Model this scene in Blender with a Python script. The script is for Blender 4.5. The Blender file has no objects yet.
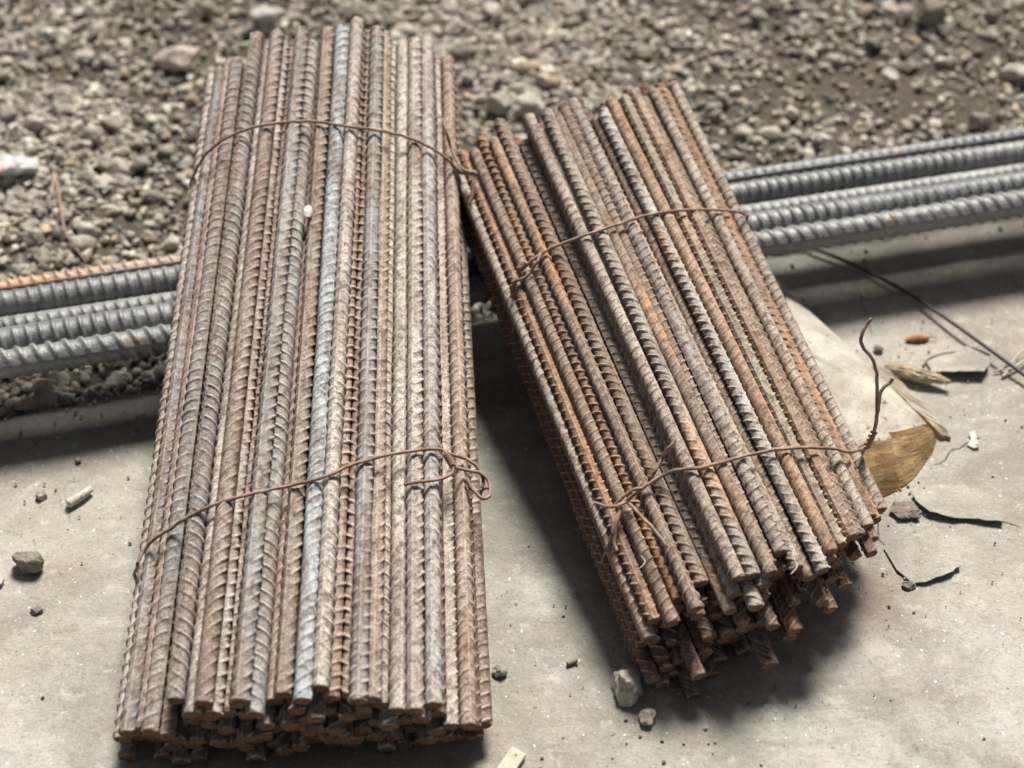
import bpy, math, random
import numpy as np
from mathutils import Vector, Matrix, noise

random.seed(7); rng = np.random.default_rng(11)
D = bpy.data; S = bpy.context.scene; COL = S.collection
PI = math.pi

# ------------------------------------------------------------------ camera numbers (used to place things on the ground)
CAM_H = 0.83; PITCH = math.radians(42); FPX = 1487.0
FW = Vector((0, math.cos(PITCH), -math.sin(PITCH))); UP = Vector((0, math.sin(PITCH), math.cos(PITCH))); RT = Vector((1, 0, 0))
CP = Vector((0, 0, CAM_H))
def ray(x, y): return (FW + RT*((x-512)/FPX) + UP*((384-y)/FPX))
def at(x, y, z=0.0):
    d = ray(x, y); return CP + d*((z-CAM_H)/d.z)

# ------------------------------------------------------------------ helpers
def tag(o, label=None, cat=None, group=None, kind=None):
    if label: o['label'] = label
    if cat: o['category'] = cat
    if group: o['group'] = group
    if kind: o['kind'] = kind
    return o
def mesh_obj(name, verts, faces, mat, parent=None, smooth=True, mats=None, fmat=None):
    me = D.meshes.new(name); me.from_pydata([tuple(v) for v in verts], [], [tuple(f) for f in faces]); me.update()
    for m in (mats or [mat]): me.materials.append(m)
    if fmat is not None: me.polygons.foreach_set('material_index', fmat)
    me.polygons.foreach_set('use_smooth', [smooth]*len(me.polygons))
    o = D.objects.new(name, me); COL.objects.link(o)
    if parent: o.parent = parent
    return o
def empty(name, M):
    o = D.objects.new(name, None); COL.objects.link(o); o.matrix_world = M; o.empty_display_size = .02
    return o
def np_mesh(name, V, F, mat, smooth=False, colors=None):
    """V (n,3) float, F (m,3) int triangles"""
    me = D.meshes.new(name); n, m = len(V), len(F)
    me.vertices.add(n); me.vertices.foreach_set('co', np.ascontiguousarray(V, dtype=np.float32).ravel())
    me.loops.add(m*3); me.loops.foreach_set('vertex_index', np.ascontiguousarray(F, dtype=np.int32).ravel())
    me.polygons.add(m); me.polygons.foreach_set('loop_start', np.arange(0, m*3, 3, dtype=np.int32))
    me.polygons.foreach_set('use_smooth', np.full(m, smooth))
    me.update(calc_edges=True); me.validate()
    if colors is not None:
        a = me.color_attributes.new('tint', 'FLOAT_COLOR', 'POINT'); a.data.foreach_set('color', np.ascontiguousarray(colors, dtype=np.float32).ravel())
    me.materials.append(mat)
    o = D.objects.new(name, me); COL.objects.link(o)
    return o

def spline(pts, per=10):
    pts = [Vector(p) for p in pts]; out = []
    P = [pts[0]*2-pts[1]] + pts + [pts[-1]*2-pts[-2]]
    for i in range(1, len(P)-2):
        a, b, c, d = P[i-1], P[i], P[i+1], P[i+2]
        for k in range(per):
            t = k/per
            out.append(0.5*((2*b)+(c-a)*t+(2*a-5*b+4*c-d)*t*t+(-a+3*b-3*c+d)*t*t*t))
    out.append(pts[-1]); return out
def tube_geo(path, r, seg=8, taper=None):
    V, F = [], []
    n = len(path); up = Vector((0, 0, 1)); prev = None
    for i, p in enumerate(path):
        t = (path[min(i+1, n-1)]-path[max(i-1, 0)])
        if t.length < 1e-9: t = Vector((0, 1, 0))
        t.normalize()
        if prev is None:
            a = t.cross(up)
            if a.length < 1e-3: a = t.cross(Vector((1, 0, 0)))
        else: a = prev - t*prev.dot(t)
        a.normalize(); prev = a; b = t.cross(a)
        rr = r*(taper(i/(n-1)) if taper else 1)
        for k in range(seg):
            q = 2*PI*k/seg; V.append(p+(a*math.cos(q)+b*math.sin(q))*rr)
    for i in range(n-1):
        for k in range(seg):
            F.append((i*seg+k, i*seg+(k+1) % seg, (i+1)*seg+(k+1) % seg, (i+1)*seg+k))
    F.append(tuple(range(seg))[::-1]); F.append(tuple((n-1)*seg+k for k in range(seg)))
    return V, F
def tubes(name, paths, r, mat, parent=None, seg=8, taper=None):
    V, F = [], []
    for p in paths:
        v, f = tube_geo(p, r, seg, taper); o = len(V); V += v; F += [tuple(i+o for i in q) for q in f]
    return mesh_obj(name, V, F, mat, parent)

# ------------------------------------------------------------------ materials
class NT:
    def __init__(s, name):
        s.m = D.materials.new(name); s.m.use_nodes = True; s.t = s.m.node_tree; s.n = s.t.nodes; s.l = s.t.links
        s.b = s.n['Principled BSDF']; s.out = s.n['Material Output']
        s.tc = s.n.new('ShaderNodeTexCoord')
    def lk(s, a, b): s.l.new(a, b)
    def val(s, sock, v):
        if hasattr(v, 'links') or isinstance(v, bpy.types.NodeSocket): s.lk(v, sock)
        else: sock.default_value = v
    def noise(s, vec, scale, detail=4, rough=.6, dist=0):
        n = s.n.new('ShaderNodeTexNoise'); s.lk(vec, n.inputs['Vector']); n.inputs['Scale'].default_value = scale
        n.inputs['Detail'].default_value = detail; n.inputs['Roughness'].default_value = rough; n.inputs['Distortion'].default_value = dist
        return n.outputs['Fac']
    def voro(s, vec, scale, feature='F1', out='Distance'):
        n = s.n.new('ShaderNodeTexVoronoi'); n.feature = feature; s.lk(vec, n.inputs['Vector']); n.inputs['Scale'].default_value = scale
        return n.outputs[out]
    def ramp(s, f, stops, interp='LINEAR'):
        n = s.n.new('ShaderNodeValToRGB'); s.lk(f, n.inputs[0]); e = n.color_ramp.elements; n.color_ramp.interpolation = interp
        while len(e) < len(stops): e.new(.5)
        for x, (p, c) in zip(e, stops):
            x.position = p; x.color = (c, c, c, 1) if not hasattr(c, '__len__') else (*c[:3], 1)
        return n.outputs['Color']
    def mix(s, f, a, b, mode='MIX'):
        n = s.n.new('ShaderNodeMix'); n.data_type = 'RGBA'; n.blend_type = mode
        s.val(n.inputs[0], f)
        for k, v in ((6, a), (7, b)):
            if isinstance(v, tuple): n.inputs[k].default_value = (*v[:3], 1)
            else: s.lk(v, n.inputs[k])
        return n.outputs[2]
    def math(s, op, a, b=0.0, clamp=False):
        n = s.n.new('ShaderNodeMath'); n.operation = op; n.use_clamp = clamp; s.val(n.inputs[0], a); s.val(n.inputs[1], b); return n.outputs[0]
    def vmath(s, op, a, b=None, out=0):
        n = s.n.new('ShaderNodeVectorMath'); n.operation = op; s.val(n.inputs[0], a)
        if b is not None: s.val(n.inputs[1], b)
        return n.outputs[out]
    def bump(s, h, strength, dist, prev=None):
        n = s.n.new('ShaderNodeBump'); n.inputs['Strength'].default_value = strength; n.inputs['Distance'].default_value = dist
        s.lk(h, n.inputs['Height'])
        if prev is not None: s.lk(prev, n.inputs['Normal'])
        return n.outputs[0]
    def done(s, color, rough=.85, normal=None, spec=.3, metal=None):
        s.val(s.b.inputs['Base Color'], (*color, 1) if isinstance(color, tuple) else color)
        s.val(s.b.inputs['Roughness'], rough); s.b.inputs['Specular IOR Level'].default_value = spec
        if normal is not None: s.lk(normal, s.b.inputs['Normal'])
        if metal is not None: s.val(s.b.inputs['Metallic'], metal)
        return s.m
    def objvec(s):
        oi = s.n.new('ShaderNodeObjectInfo'); r = s.math('MULTIPLY', oi.outputs['Random'], 57.0)
        return s.vmath('ADD', s.tc.outputs['Object'], r), oi

def rebar_mat(name, rust=(.17, .105, .072), orange=(.30, .165, .095), dust=(.70, .645, .57), dust_amt=1.0, orange_lo=.64, rough=.9):
    t = NT(name); v, oi = t.objvec()
    vs = t.vmath('MULTIPLY', v, (1.0, .22, 1.0))                # streaks along the bar
    n1 = t.noise(vs, 60, 5, .65); n2 = t.noise(vs, 22, 3, .6); n3 = t.noise(v, 420, 4, .7); n4 = t.noise(v, 1400, 2, .6)
    base = oi.outputs['Color']
    c = t.mix(t.ramp(n1, [(.42, 0), (.66, .85)]), base, rust)
    c = t.mix(t.ramp(n2, [(orange_lo, 0), (orange_lo+.10, .85)]), c, orange)
    c = t.mix(t.ramp(n3, [(.52, 0), (.70, .55)]), c, (rust[0]*.45, rust[1]*.5, rust[2]*.55))
    geo = t.n.new('ShaderNodeNewGeometry'); sep = t.n.new('ShaderNodeSeparateXYZ'); t.lk(geo.outputs['Normal'], sep.inputs[0])
    up = t.ramp(sep.outputs[2], [(.15, 0), (.85, 1)])            # dust settled on the upper sides
    dn = t.math('MULTIPLY', t.ramp(t.noise(vs, 45, 5, .7), [(.30, .15), (.60, 1)]), t.ramp(t.noise(v, 650, 4, .75), [(.38, .22), (.56, 1)]))
    al = t.math('MULTIPLY', oi.outputs['Alpha'], dust_amt)
    f = t.math('MULTIPLY', t.math('MULTIPLY', up, dn), al, True)
    c = t.mix(f, c, dust)
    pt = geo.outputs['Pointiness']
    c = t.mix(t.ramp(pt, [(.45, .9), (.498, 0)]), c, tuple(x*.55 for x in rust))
    c = t.mix(t.ramp(pt, [(.515, 0), (.58, .5)]), c, tuple(min(1, x*1.18) for x in dust))
    c = t.mix(t.ramp(n4, [(.56, 0), (.68, .6)]), c, (.085, .06, .045))
    n5 = t.noise(v, 170, 5, .75); c = t.mix(t.ramp(n5, [(.48, 0), (.62, .7)]), c, tuple(x*.62 for x in rust)); c = t.mix(t.ramp(n5, [(.30, .35), (.42, 0)]), c, (.62, .57, .50))
    b = t.bump(n3, .6, .0009); b = t.bump(n4, .5, .0005, b)
    return t.done(c, rough, b, .25)
M_REB = rebar_mat('dusty_rebar')
M_REB2 = rebar_mat('rusty_rebar', rust=(.145, .085, .058), orange=(.50, .225, .08), dust=(.60, .535, .455), orange_lo=.575)

def cut_mat():
    t = NT('sheared_end'); v, oi = t.objvec(); n1 = t.noise(v, 260, 4, .7); n2 = t.noise(v, 1100, 3, .7)
    c = t.mix(t.ramp(n1, [(.35, 0), (.65, 1)]), (.10, .052, .034), (.24, .145, .095)); c = t.mix(t.ramp(n2, [(.5, 0), (.7, .6)]), c, (.05, .035, .028))
    return t.done(c, .9, t.bump(n1, .8, .0012, t.bump(n2, .5, .0006)), .2)
M_CUT = cut_mat()
def longbar_mat():
    t = NT('blue_steel'); v, oi = t.objvec(); vs = t.vmath('MULTIPLY', v, (1, .25, 1))
    n1 = t.noise(vs, 30, 4); n3 = t.noise(v, 300, 4, .7)
    c = t.mix(n1, (.095, .102, .105), (.24, .25, .252))
    c = t.mix(t.ramp(n3, [(.55, 0), (.75, .6)]), c, (.07, .08, .085))
    c = t.mix(t.ramp(t.noise(v, 16, 3), [(.62, 0), (.70, .8)]), c, (.40, .24, .14))
    sx = t.n.new('ShaderNodeSeparateXYZ'); t.lk(t.tc.outputs['Object'], sx.inputs[0])
    # the far bar is rusted along its left half (alpha of the object colour switches it on)
    lf = t.ramp(t.math('MULTIPLY', t.math('ADD', sx.outputs[1], -0.95), -8.0), [(0, 0), (1, 1)])
    rn = t.ramp(t.noise(vs, 60, 4), [(.35, .2), (.6, 1)])
    al = t.math('SUBTRACT', 1.0, oi.outputs['Alpha'])
    c = t.mix(t.math('MULTIPLY', t.math('MULTIPLY', lf, rn), al), c, (.42, .22, .11))
    c = t.mix(t.ramp(t.noise(vs, 12, 5, .7), [(.45, 0), (.75, .45)]), c, (.38, .37, .34))
    c = t.mix(t.ramp(t.noise(v, 90, 5, .75), [(.52, 0), (.64, .55)]), c, (.06, .06, .06)); c = t.mix(t.ramp(t.noise(vs, 200, 4, .7), [(.56, 0), (.70, .5)]), c, (.42, .42, .40))
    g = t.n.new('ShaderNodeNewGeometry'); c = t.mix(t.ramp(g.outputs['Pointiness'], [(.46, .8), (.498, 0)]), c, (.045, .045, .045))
    return t.done(c, .45, t.bump(n3, .7, .0009), .5, .15)
M_LONG = longbar_mat()

def wire_mat():
    t = NT('rusty_wire'); v, oi = t.objvec()
    c = t.mix(t.ramp(t.noise(v, 120, 3), [(.35, 0), (.65, 1)]), (.19, .12, .09), (.36, .26, .20))
    return t.done(c, .7, t.bump(t.noise(v, 900, 2), .3, .0003), .35)
M_WIRE = wire_mat()

def seg_dist(t, vec, a, b):
    """distance in the ground plane from vec to the segment a-b"""
    ab = Vector((b[0]-a[0], b[1]-a[1], 0)); L2 = ab.length_squared
    d = t.vmath('SUBTRACT', vec, (a[0], a[1], 0.0))
    k = t.math('DIVIDE', t.vmath('DOT_PRODUCT', d, tuple(ab), out=1), L2, True)
    sc = t.n.new('ShaderNodeVectorMath'); sc.operation = 'SCALE'; sc.inputs[0].default_value = tuple(ab); t.lk(k, sc.inputs['Scale'])
    return t.vmath('LENGTH', t.vmath('SUBTRACT', d, sc.outputs[0]), out=1)
CRACKS = [((933, 465), (952, 452)), ((952, 452), (978, 437)), ((878, 535), (892, 556)), ((892, 556), (909, 576)),
          ((852, 268), (862, 300)), ((862, 300), (874, 345)), ((1003, 522), (1024, 530)), ((868, 470), (880, 540)),
          ((990, 318), (1000, 352)), ((962, 570), (985, 575))]
def slab_mat():
    t = NT('cement_slab'); v = t.tc.outputs['Object']
    n0 = t.noise(v, 3.2, 4, .6); n1 = t.noise(v, 11, 5, .65); n2 = t.noise(v, 55, 5, .7); n3 = t.noise(v, 420, 5, .75)
    vs = t.vmath('MULTIPLY', v, (1.0, 2.6, 1)); st = t.noise(vs, 9, 5, .7, .8)
    c = t.mix(t.ramp(n1, [(.3, 0), (.7, 1)]), (.325, .312, .272), (.475, .46, .41))
    c = t.mix(t.ramp(st, [(.46, 0), (.68, .7)]), c, (.25, .225, .195))
    c = t.mix(t.ramp(n0, [(.48, 0), (.66, .6)]), c, (.33, .285, .235))
    n6 = t.noise(t.vmath('ADD', v, (7.0, 2.0, 0.0)), 6.5, 6, .7, .6); c = t.mix(t.ramp(n6, [(.46, 0), (.60, .7)]), c, (.23, .215, .18)); c = t.mix(t.ramp(n6, [(.30, .5), (.44, 0)]), c, (.55, .53, .46))
    c = t.mix(t.ramp(n2, [(.55, 0), (.75, .4)]), c, (.24, .22, .195))
    c = t.mix(t.ramp(n2, [(.28, .5), (.42, 0)]), c, (.62, .60, .55))
    c = t.mix(t.ramp(n3, [(.53, 0), (.66, .6)]), c, (.19, .17, .15)); c = t.mix(t.ramp(n3, [(.33, .5), (.42, 0)]), c, (.58, .55, .48))
    c = t.mix(t.ramp(t.voro(v, 150), [(.0, .9), (.10, .75), (.17, 0)]), c, (.13, .11, .09)) if False else c
    sp = t.ramp(t.noise(v, 190, 2, .4), [(.72, 0), (.77, .7)]); c = t.mix(sp, c, (.11, .09, .075))
    sp2 = t.ramp(t.noise(t.vmath('ADD', v, (3.1, 5.2, 0.0)), 230, 2, .4), [(.71, 0), (.75, .8)]); c = t.mix(sp2, c, (.72, .70, .66))
    # rust-brown dust that has dropped from the bundles' cut ends
    for p, q, rad, k in ((at(690, 690), at(860, 590), .05, .55), (at(150, 757), at(480, 762), .035, .5)):
        d = seg_dist(t, t.vmath('ADD', v, t.vmath('MULTIPLY', t.n_col(v), (.05, .05, 0.0))), p, q)
        c = t.mix(t.math('MULTIPLY', t.ramp(d, [(.0, 1), (rad, 0)]), t.math('MULTIPLY', n2, k*1.9)), c, (.16, .095, .06))
    # shadow band of the long bars, painted darker along the slab's left edge
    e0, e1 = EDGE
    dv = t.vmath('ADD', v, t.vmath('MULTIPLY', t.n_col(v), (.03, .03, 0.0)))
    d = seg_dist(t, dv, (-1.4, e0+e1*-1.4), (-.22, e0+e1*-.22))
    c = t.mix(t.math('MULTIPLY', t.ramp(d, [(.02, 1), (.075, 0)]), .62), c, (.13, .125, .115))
    wob = t.vmath('ADD', v, t.vmath('MULTIPLY', t.n_col(v, 60), (.010, .010, 0.0)))
    cr = None
    for a, b in CRACKS:
        d = seg_dist(t, wob, at(*a), at(*b)); cr = d if cr is None else t.math('MINIMUM', cr, d)
    wn = t.math('MULTIPLY', n2, .0016); crk = t.math('LESS_THAN', t.math('ADD', cr, -.0001), wn)
    crk = t.math('MULTIPLY', crk, t.ramp(n1, [(.35, .2), (.5, 1)]))
    crk = t.ramp(t.math('DIVIDE', cr, t.math('ADD', wn, .0002)), [(.6, .85), (1.0, 0)])
    c = t.mix(crk, c, (.07, .06, .05))
    h = t.math('ADD', t.math('MULTIPLY', n1, 2.0), n2); b = t.bump(h, .25, .004); b = t.bump(n2, .5, .0025, b); b = t.bump(n3, .55, .0014, b)
    b = t.bump(t.math('SUBTRACT', 1.0, crk), .6, .0015, b)
    return t.done(c, .92, b, .2)
def n_col(s, v, scale=14):
    n = s.n.new('ShaderNodeTexNoise'); s.lk(v, n.inputs['Vector']); n.inputs['Scale'].default_value = scale; n.inputs['Detail'].default_value = 4
    return s.vmath('SUBTRACT', n.outputs['Color'], (.5, .5, .5))
NT.n_col = n_col

eL, eR = at(0, 415), at(760, 255)
e1 = (eR.y-eL.y)/(eR.x-eL.x); EDGE = (eL.y-e1*eL.x, e1)
def edge_y(x): return EDGE[0]+EDGE[1]*x + .006*noise.noise(Vector((x*9, 3.1, 0))) + .004*noise.noise(Vector((x*45, 7.1, 0))) + .0022*noise.noise(Vector((x*140, 2.1, 0)))
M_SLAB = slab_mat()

def cement_mat(name='cement', c0=(.44, .42, .37), c1=(.58, .55, .49)):
    t = NT(name); v, oi = t.objvec(); n1 = t.noise(v, 30, 5); n3 = t.noise(v, 400, 4, .7)
    c = t.mix(t.ramp(n1, [(.35, 0), (.65, 1)]), c0, c1); c = t.mix(t.ramp(t.noise(v, 90, 5, .75), [(.50, 0), (.68, .5)]), c, tuple(x*.7 for x in c0)); c = t.mix(t.ramp(n3, [(.55, 0), (.7, .5)]), c, tuple(x*.45 for x in c0))
    c = t.mix(t.ramp(t.noise(v, 160, 2, .4), [(.68, 0), (.73, .8)]), c, (.12, .10, .08))
    return t.done(c, .92, t.bump(n3, .6, .0012, t.bump(n1, .4, .004)), .2)
M_CEM = cement_mat()
M_FLAKE = cement_mat('cement_flake', (.42, .40, .35), (.54, .515, .46))

def stone_mat(name, tintattr=True, col=(.3, .28, .25)):
    t = NT(name); v = t.tc.outputs['Object']
    if tintattr:
        a = t.n.new('ShaderNodeAttribute'); a.attribute_name = 'tint'; base = a.outputs['Color']
    else:
        rgb = t.n.new('ShaderNodeRGB'); rgb.outputs[0].default_value = (*col, 1); base = rgb.outputs[0]
        v = t.objvec()[0]
    n1 = t.noise(v, 120, 4, .65); n3 = t.noise(v, 600, 4, .7)
    c = t.mix(t.ramp(n1, [(.35, .55), (.6, 0)]), base, (.14, .125, .105))
    c = t.mix(t.ramp(n1, [(.6, 0), (.78, .5)]), c, (.55, .52, .46))
    c = t.mix(t.ramp(n3, [(.55, 0), (.75, .4)]), c, (.10, .09, .08))
    return t.done(c, .95, t.bump(n3, .7, .0015, t.bump(n1, .5, .003)), .15)
M_GRAV = stone_mat('gravel_stone')
def dirt_mat():
    t = NT('dirt'); v = t.tc.outputs['Object']; n1 = t.noise(v, 6, 5); n2 = t.noise(v, 70, 6, .75); n3 = t.noise(v, 400, 4)
    c = t.mix(n1, (.085, .075, .062), (.16, .142, .115)); c = t.mix(t.ramp(n2, [(.5, 0), (.7, .7)]), c, (.24, .215, .18))
    c = t.mix(t.ramp(n3, [(.5, 0), (.7, .6)]), c, (.09, .052, .045))
    return t.done(c, .97, t.bump(n3, .7, .003, t.bump(n2, .8, .01)), .1)
M_DIRT = dirt_mat()

# ------------------------------------------------------------------ rocks
def ico(sub):
    import bmesh
    bm = bmesh.new(); bmesh.ops.create_icosphere(bm, subdivisions=sub, radius=1)
    V = np.array([v.co[:] for v in bm.verts]); F = np.array([[v.index for v in f.verts] for f in bm.faces]); bm.free(); return V, F
def rock_verts(sub, seed, cuts=9, rough=.10):
    r = np.random.default_rng(seed); V, F = ico(sub); V = V.copy()
    for _ in range(cuts):
        n = r.normal(size=3); n /= np.linalg.norm(n); d = r.uniform(.55, .88)
        h = V@n; k = h > d; V[k] -= np.outer(h[k]-d, n)
    V *= r.uniform([.75, .6, .5], [1.1, .9, .8])
    if rough:
        off = r.uniform(0, 50, 3)
        for i in range(len(V)):
            p = Vector(V[i]+off); V[i] *= 1+rough*noise.noise(p*2.2)+rough*.5*noise.noise(p*6)
    return V, F
def rot_mats(n, r):
    q = r.normal(size=(n, 4)); q /= np.linalg.norm(q, axis=1)[:, None]; w, x, y, z = q.T
    return np.stack([1-2*(y*y+z*z), 2*(x*y-z*w), 2*(x*z+y*w), 2*(x*y+z*w), 1-2*(x*x+z*z), 2*(y*z-x*w), 2*(x*z-y*w), 2*(y*z+x*w), 1-2*(x*x+y*y)], 1).reshape(n, 3, 3)
def scatter(name, pos, size, cols, variants, mat, r):
    VV, FF, CC, off = [], [], [], 0
    which = r.integers(0, len(variants), len(pos)); R = rot_mats(len(pos), r)
    for k, (V, F) in enumerate(variants):
        ids = np.where(which == k)[0]
        if not len(ids): continue
        P = np.einsum('nij,vj->nvi', R[ids], V)*size[ids, None, None]; P[:, :, 2] *= .8; P += pos[ids, None, :]
        n, m = P.shape[:2]
        VV.append(P.reshape(-1, 3)); FF.append((F[None]+(np.arange(n)*m)[:, None, None]+off).reshape(-1, 3)); off += n*m
        CC.append(np.repeat(cols[ids], m, 0))
    return np_mesh(name, np.concatenate(VV), np.concatenate(FF), mat, False, np.concatenate(CC))

# ------------------------------------------------------------------ terrain behind the slab
def terr(x, y):
    d = y-(EDGE[0]+EDGE[1]*x)
    z = -.012+.007*noise.noise(Vector((x*11, y*11, 5)))*min(1, max(0, d*6))+.020*min(1, max(0, d/.5))+.010*noise.noise(Vector((x*4, y*4, 0)))*min(1, max(0, d*6))+.004*noise.noise(Vector((x*20, y*20, 1)))
    ax = abs(x)
    m = max(0, min(1, (ax-.62)/.25)); m = m*m*(3-2*m)            # heaps outside the view that carry the long bars
    yb = BARY(x); g = math.exp(-((y-yb)/.16)**2)
    return z+m*g*.046
bL, bR = at(0, 335, .056), at(1024, 184, .056)
def BARY(x): return bL.y+(bR.y-bL.y)*(x-bL.x)/(bR.x-bL.x)

def grid(name, x0, x1, y0f, y1f, nx, ny, zf, mat, kind='structure', skirt=None, px=1.0):
    V, F = [], []
    for j in range(ny+1):
        for i in range(nx+1):
            x = x0+(x1-x0)*i/nx; a, b = y0f(x), y1f(x); y = a+(b-a)*(j/ny)**px
            V.append((x, y, zf(x, y)))
    for j in range(ny):
        for i in range(nx):
            k = j*(nx+1)+i; F.append((k, k+1, k+nx+2, k+nx+1))
    if skirt:
        base = len(V); top = ny*(nx+1)
        for i in range(nx+1): x, y, z = V[top+i]; V.append((x, y+.006, z-skirt))
        for i in range(nx): F.append((top+i, top+i+1, base+i+1, base+i))
    o = mesh_obj(name, V, F, mat); tag(o, kind=kind); return o
def slabz(x, y):
    d = edge_y(x)-y
    z = .0012*noise.noise(Vector((x*7, y*7, 0)))+.0006*noise.noise(Vector((x*30, y*30, 4)))+.00035*noise.noise(Vector((x*110, y*110, 9)))
    if d < .012: z -= .006*(1-d/.012)**2
    return z-.0008
slab = grid('slab', -1.5, 1.7, lambda x: -.35, edge_y, 520, 300, slabz, M_SLAB, skirt=.07, px=.8)
gr = grid('ground', -6, 6, lambda x: -3.0, lambda x: 14.0, 60, 60, lambda x, y: -.085, M_DIRT)
gb = grid('gravel_bed', -2.4, 2.6, lambda x: EDGE[0]+EDGE[1]*x-.02, lambda x: 4.2, 260, 260, terr, M_DIRT, px=1.6)

r = np.random.default_rng(5)
def field(n, xr, dr, smin, smax, pw):
    P, Z, C = [], [], []
    while len(P) < n:
        x = r.uniform(*xr); d = dr[0]+(dr[1]-dr[0])*r.uniform()**1.25; y = EDGE[0]+EDGE[1]*x+d
        # bare dirt patches: right-hand side and a few random ones
        bare = noise.noise(Vector((x*2.3+4, y*2.3, 2)))
        dens = 1.0 if x < .1 else .7
        if bare > .12: dens *= .45
        q = (x-.32)/.2, (y-1.33)/.10
        if q[0]**2+q[1]**2 < 1: dens *= .35
        if r.uniform() > dens: continue
        s = smin+(smax-smin)*r.uniform()**pw
        if d < s*.9: continue
        P.append((x, y, terr(x, y)+s*r.uniform(.0, .75))); Z.append(s)
        u = r.uniform(); f = r.uniform(.6, 1.4)
        if u < .5: c = (.47, .435, .37)
        elif u < .75: c = (.30, .275, .235)
        elif u < .90: c = (.60, .55, .465)
        elif u < .96: c = (.47, .38, .28)
        else: c = (.76, .73, .66)
        C.append((c[0]*f, c[1]*f, c[2]*f, 1))
    return np.array(P), np.array(Z), np.array(C)
small = [rock_verts(2, 100+k, 8, .12) for k in range(12)]
big = [rock_verts(3, 200+k, 10, .14) for k in range(10)]
P1, Z1, C1 = field(52000, (-.95, 1.15), (0, 1.0), .0026, .0085, 1.25)
P2, Z2, C2 = field(3600, (-.95, 1.15), (.01, 1.1), .0075, .016, 2.6)
sp = r.uniform(-.9, 1.1, 900); sd = r.exponential(.013, 900); sz = .0006+.0026*r.uniform(size=900)**2.5
P4 = np.stack([sp, np.array([edge_y(x) for x in sp])-.002-sd, sz*.35], 1); kk = r.uniform(size=900) < np.where(sp < 0, 1, .45); P4 = P4[kk]; Z4 = sz[kk]
C4 = np.ones((len(P4), 4)); C4[:, :3] = np.array([.40, .37, .31])*r.uniform(.6, 1.3, (len(P4), 1))
P3, Z3, C3 = field(9000, (-1.7, 2.0), (.9, 2.6), .005, .016, 1.6)
g1 = scatter('gravel', np.concatenate([P1, P3, P4]), np.concatenate([Z1, Z3, Z4]), np.concatenate([C1, C3, C4]), small, M_GRAV, r)
tag(g1, 'fine grey and tan gravel covering the ground behind the slab', 'gravel', kind='stuff')
g2 = scatter('gravel_stones', P2, Z2, C2, big, M_GRAV, r)
tag(g2, 'coarser grey stones mixed through the gravel behind the slab', 'gravel', kind='stuff')

# grit on the slab
n = 2400; gx = r.uniform(-.75, .8, n); gy = r.uniform(.35, 1.2, n); ok = gy < np.array([edge_y(x) for x in gx])-.01
gx, gy = gx[ok], gy[ok]; gs = .0004+.0016*r.uniform(size=len(gx))**4
# denser crumbs near the flakes and the bundle ends
cx, cy = [], []
for (px, py, sd, m) in ((900, 500, .025, 90), (870, 590, .03, 60), (300, 752, .05, 60), (60, 480, .05, 60), (700, 700, .05, 60), (900, 350, .05, 60)):
    c = at(px, py); cx += list(r.normal(c.x, sd, m)); cy += list(r.normal(c.y, sd*.7, m))
gx = np.concatenate([gx, cx]); gy = np.concatenate([gy, cy]); gs = np.concatenate([gs, .0005+.0016*r.uniform(size=len(cx))**3])
gc = np.where(r.uniform(size=(len(gx), 1)) < .72, np.array([[.46, .43, .38, 1]]), np.array([[.17, .14, .12, 1]]))
gp = np.stack([gx, gy, gs*.3], 1)
g3 = scatter('grit', gp, gs, gc, [rock_verts(1, 300+k, 5, 0) for k in range(6)], M_GRAV, r)
tag(g3, 'fine grit and crumbs strewn over the cement slab', 'grit', kind='stuff')

# ------------------------------------------------------------------ ribbed bar mesh (runs along +Y from 0 to L)
def bar_geo(L, r0, pitch, hrib, slant, seg=30, step=.001, flip=1, longi=.0007, wid=.24, wob=0.0, seed=0):
    rr = random.Random(seed); ny = int(L/step)+1
    th = np.linspace(0, 2*PI, seg, endpoint=False); ys = np.linspace(0, L, ny)
    T, Y = np.meshgrid(th, ys)
    half = np.where(T < PI, T, T-PI); sgn = np.where(T < PI, 1.0, float(flip)); shift = np.where(T < PI, 0.0, .5*pitch)
    ph = (Y+shift+sgn*slant*(half-PI/2)*r0+.25*r0*0)/pitch
    ph = ph+.06*np.sin(Y*41+seed)
    fr = ph-np.floor(ph)-.5
    prof = np.exp(-(fr/(wid*.5))**4)                              # flat-topped crescent rib
    amp = np.clip(np.sin(half), 0, 1)**.55
    amp = amp*np.clip((np.minimum(half, PI-half)-.16)/.2, 0, 1)
    wear = np.clip(.75+.6*np.sin(Y*9.3+seed*2.1)*np.sin(Y*31+seed)*np.cos(T*.5+seed)+.25, .70, 1.1)+.22*np.sin(Y*23+seed*1.7+np.cos(T)*1.3)+.16*np.sin(Y*71+seed*2.9)+.12*np.sin(np.floor(ph)*12.9898+seed)
    R = r0+hrib*prof*amp*wear+.00012*np.sin(Y*310+T*3)*np.sin(Y*97+2*T)
    dl = np.minimum(half, PI-half); R = R+longi*np.exp(-(dl/.16)**4)
    # cut ends slightly rounded
    e = np.minimum(Y, L-Y); R = R-.0004*np.clip(1-e/.0009, 0, 1)**2
    bx = .0009*np.sin(Y/L*PI*1.0+seed)*wob; bz = .0009*np.sin(Y/L*PI*2+seed*2)*wob
    X = R*np.cos(T)+bx; Z = R*np.sin(T)+bz
    V = np.stack([X, Y, Z], 2).reshape(-1, 3)
    i = np.arange(ny-1)[:, None]*seg; k = np.arange(seg)[None]; k2 = (k+1) % seg
    F = np.stack([i+k, i+seg+k, i+seg+k2, i+k2], 2).reshape(-1, 4)
    return V, F, ny, seg
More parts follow.
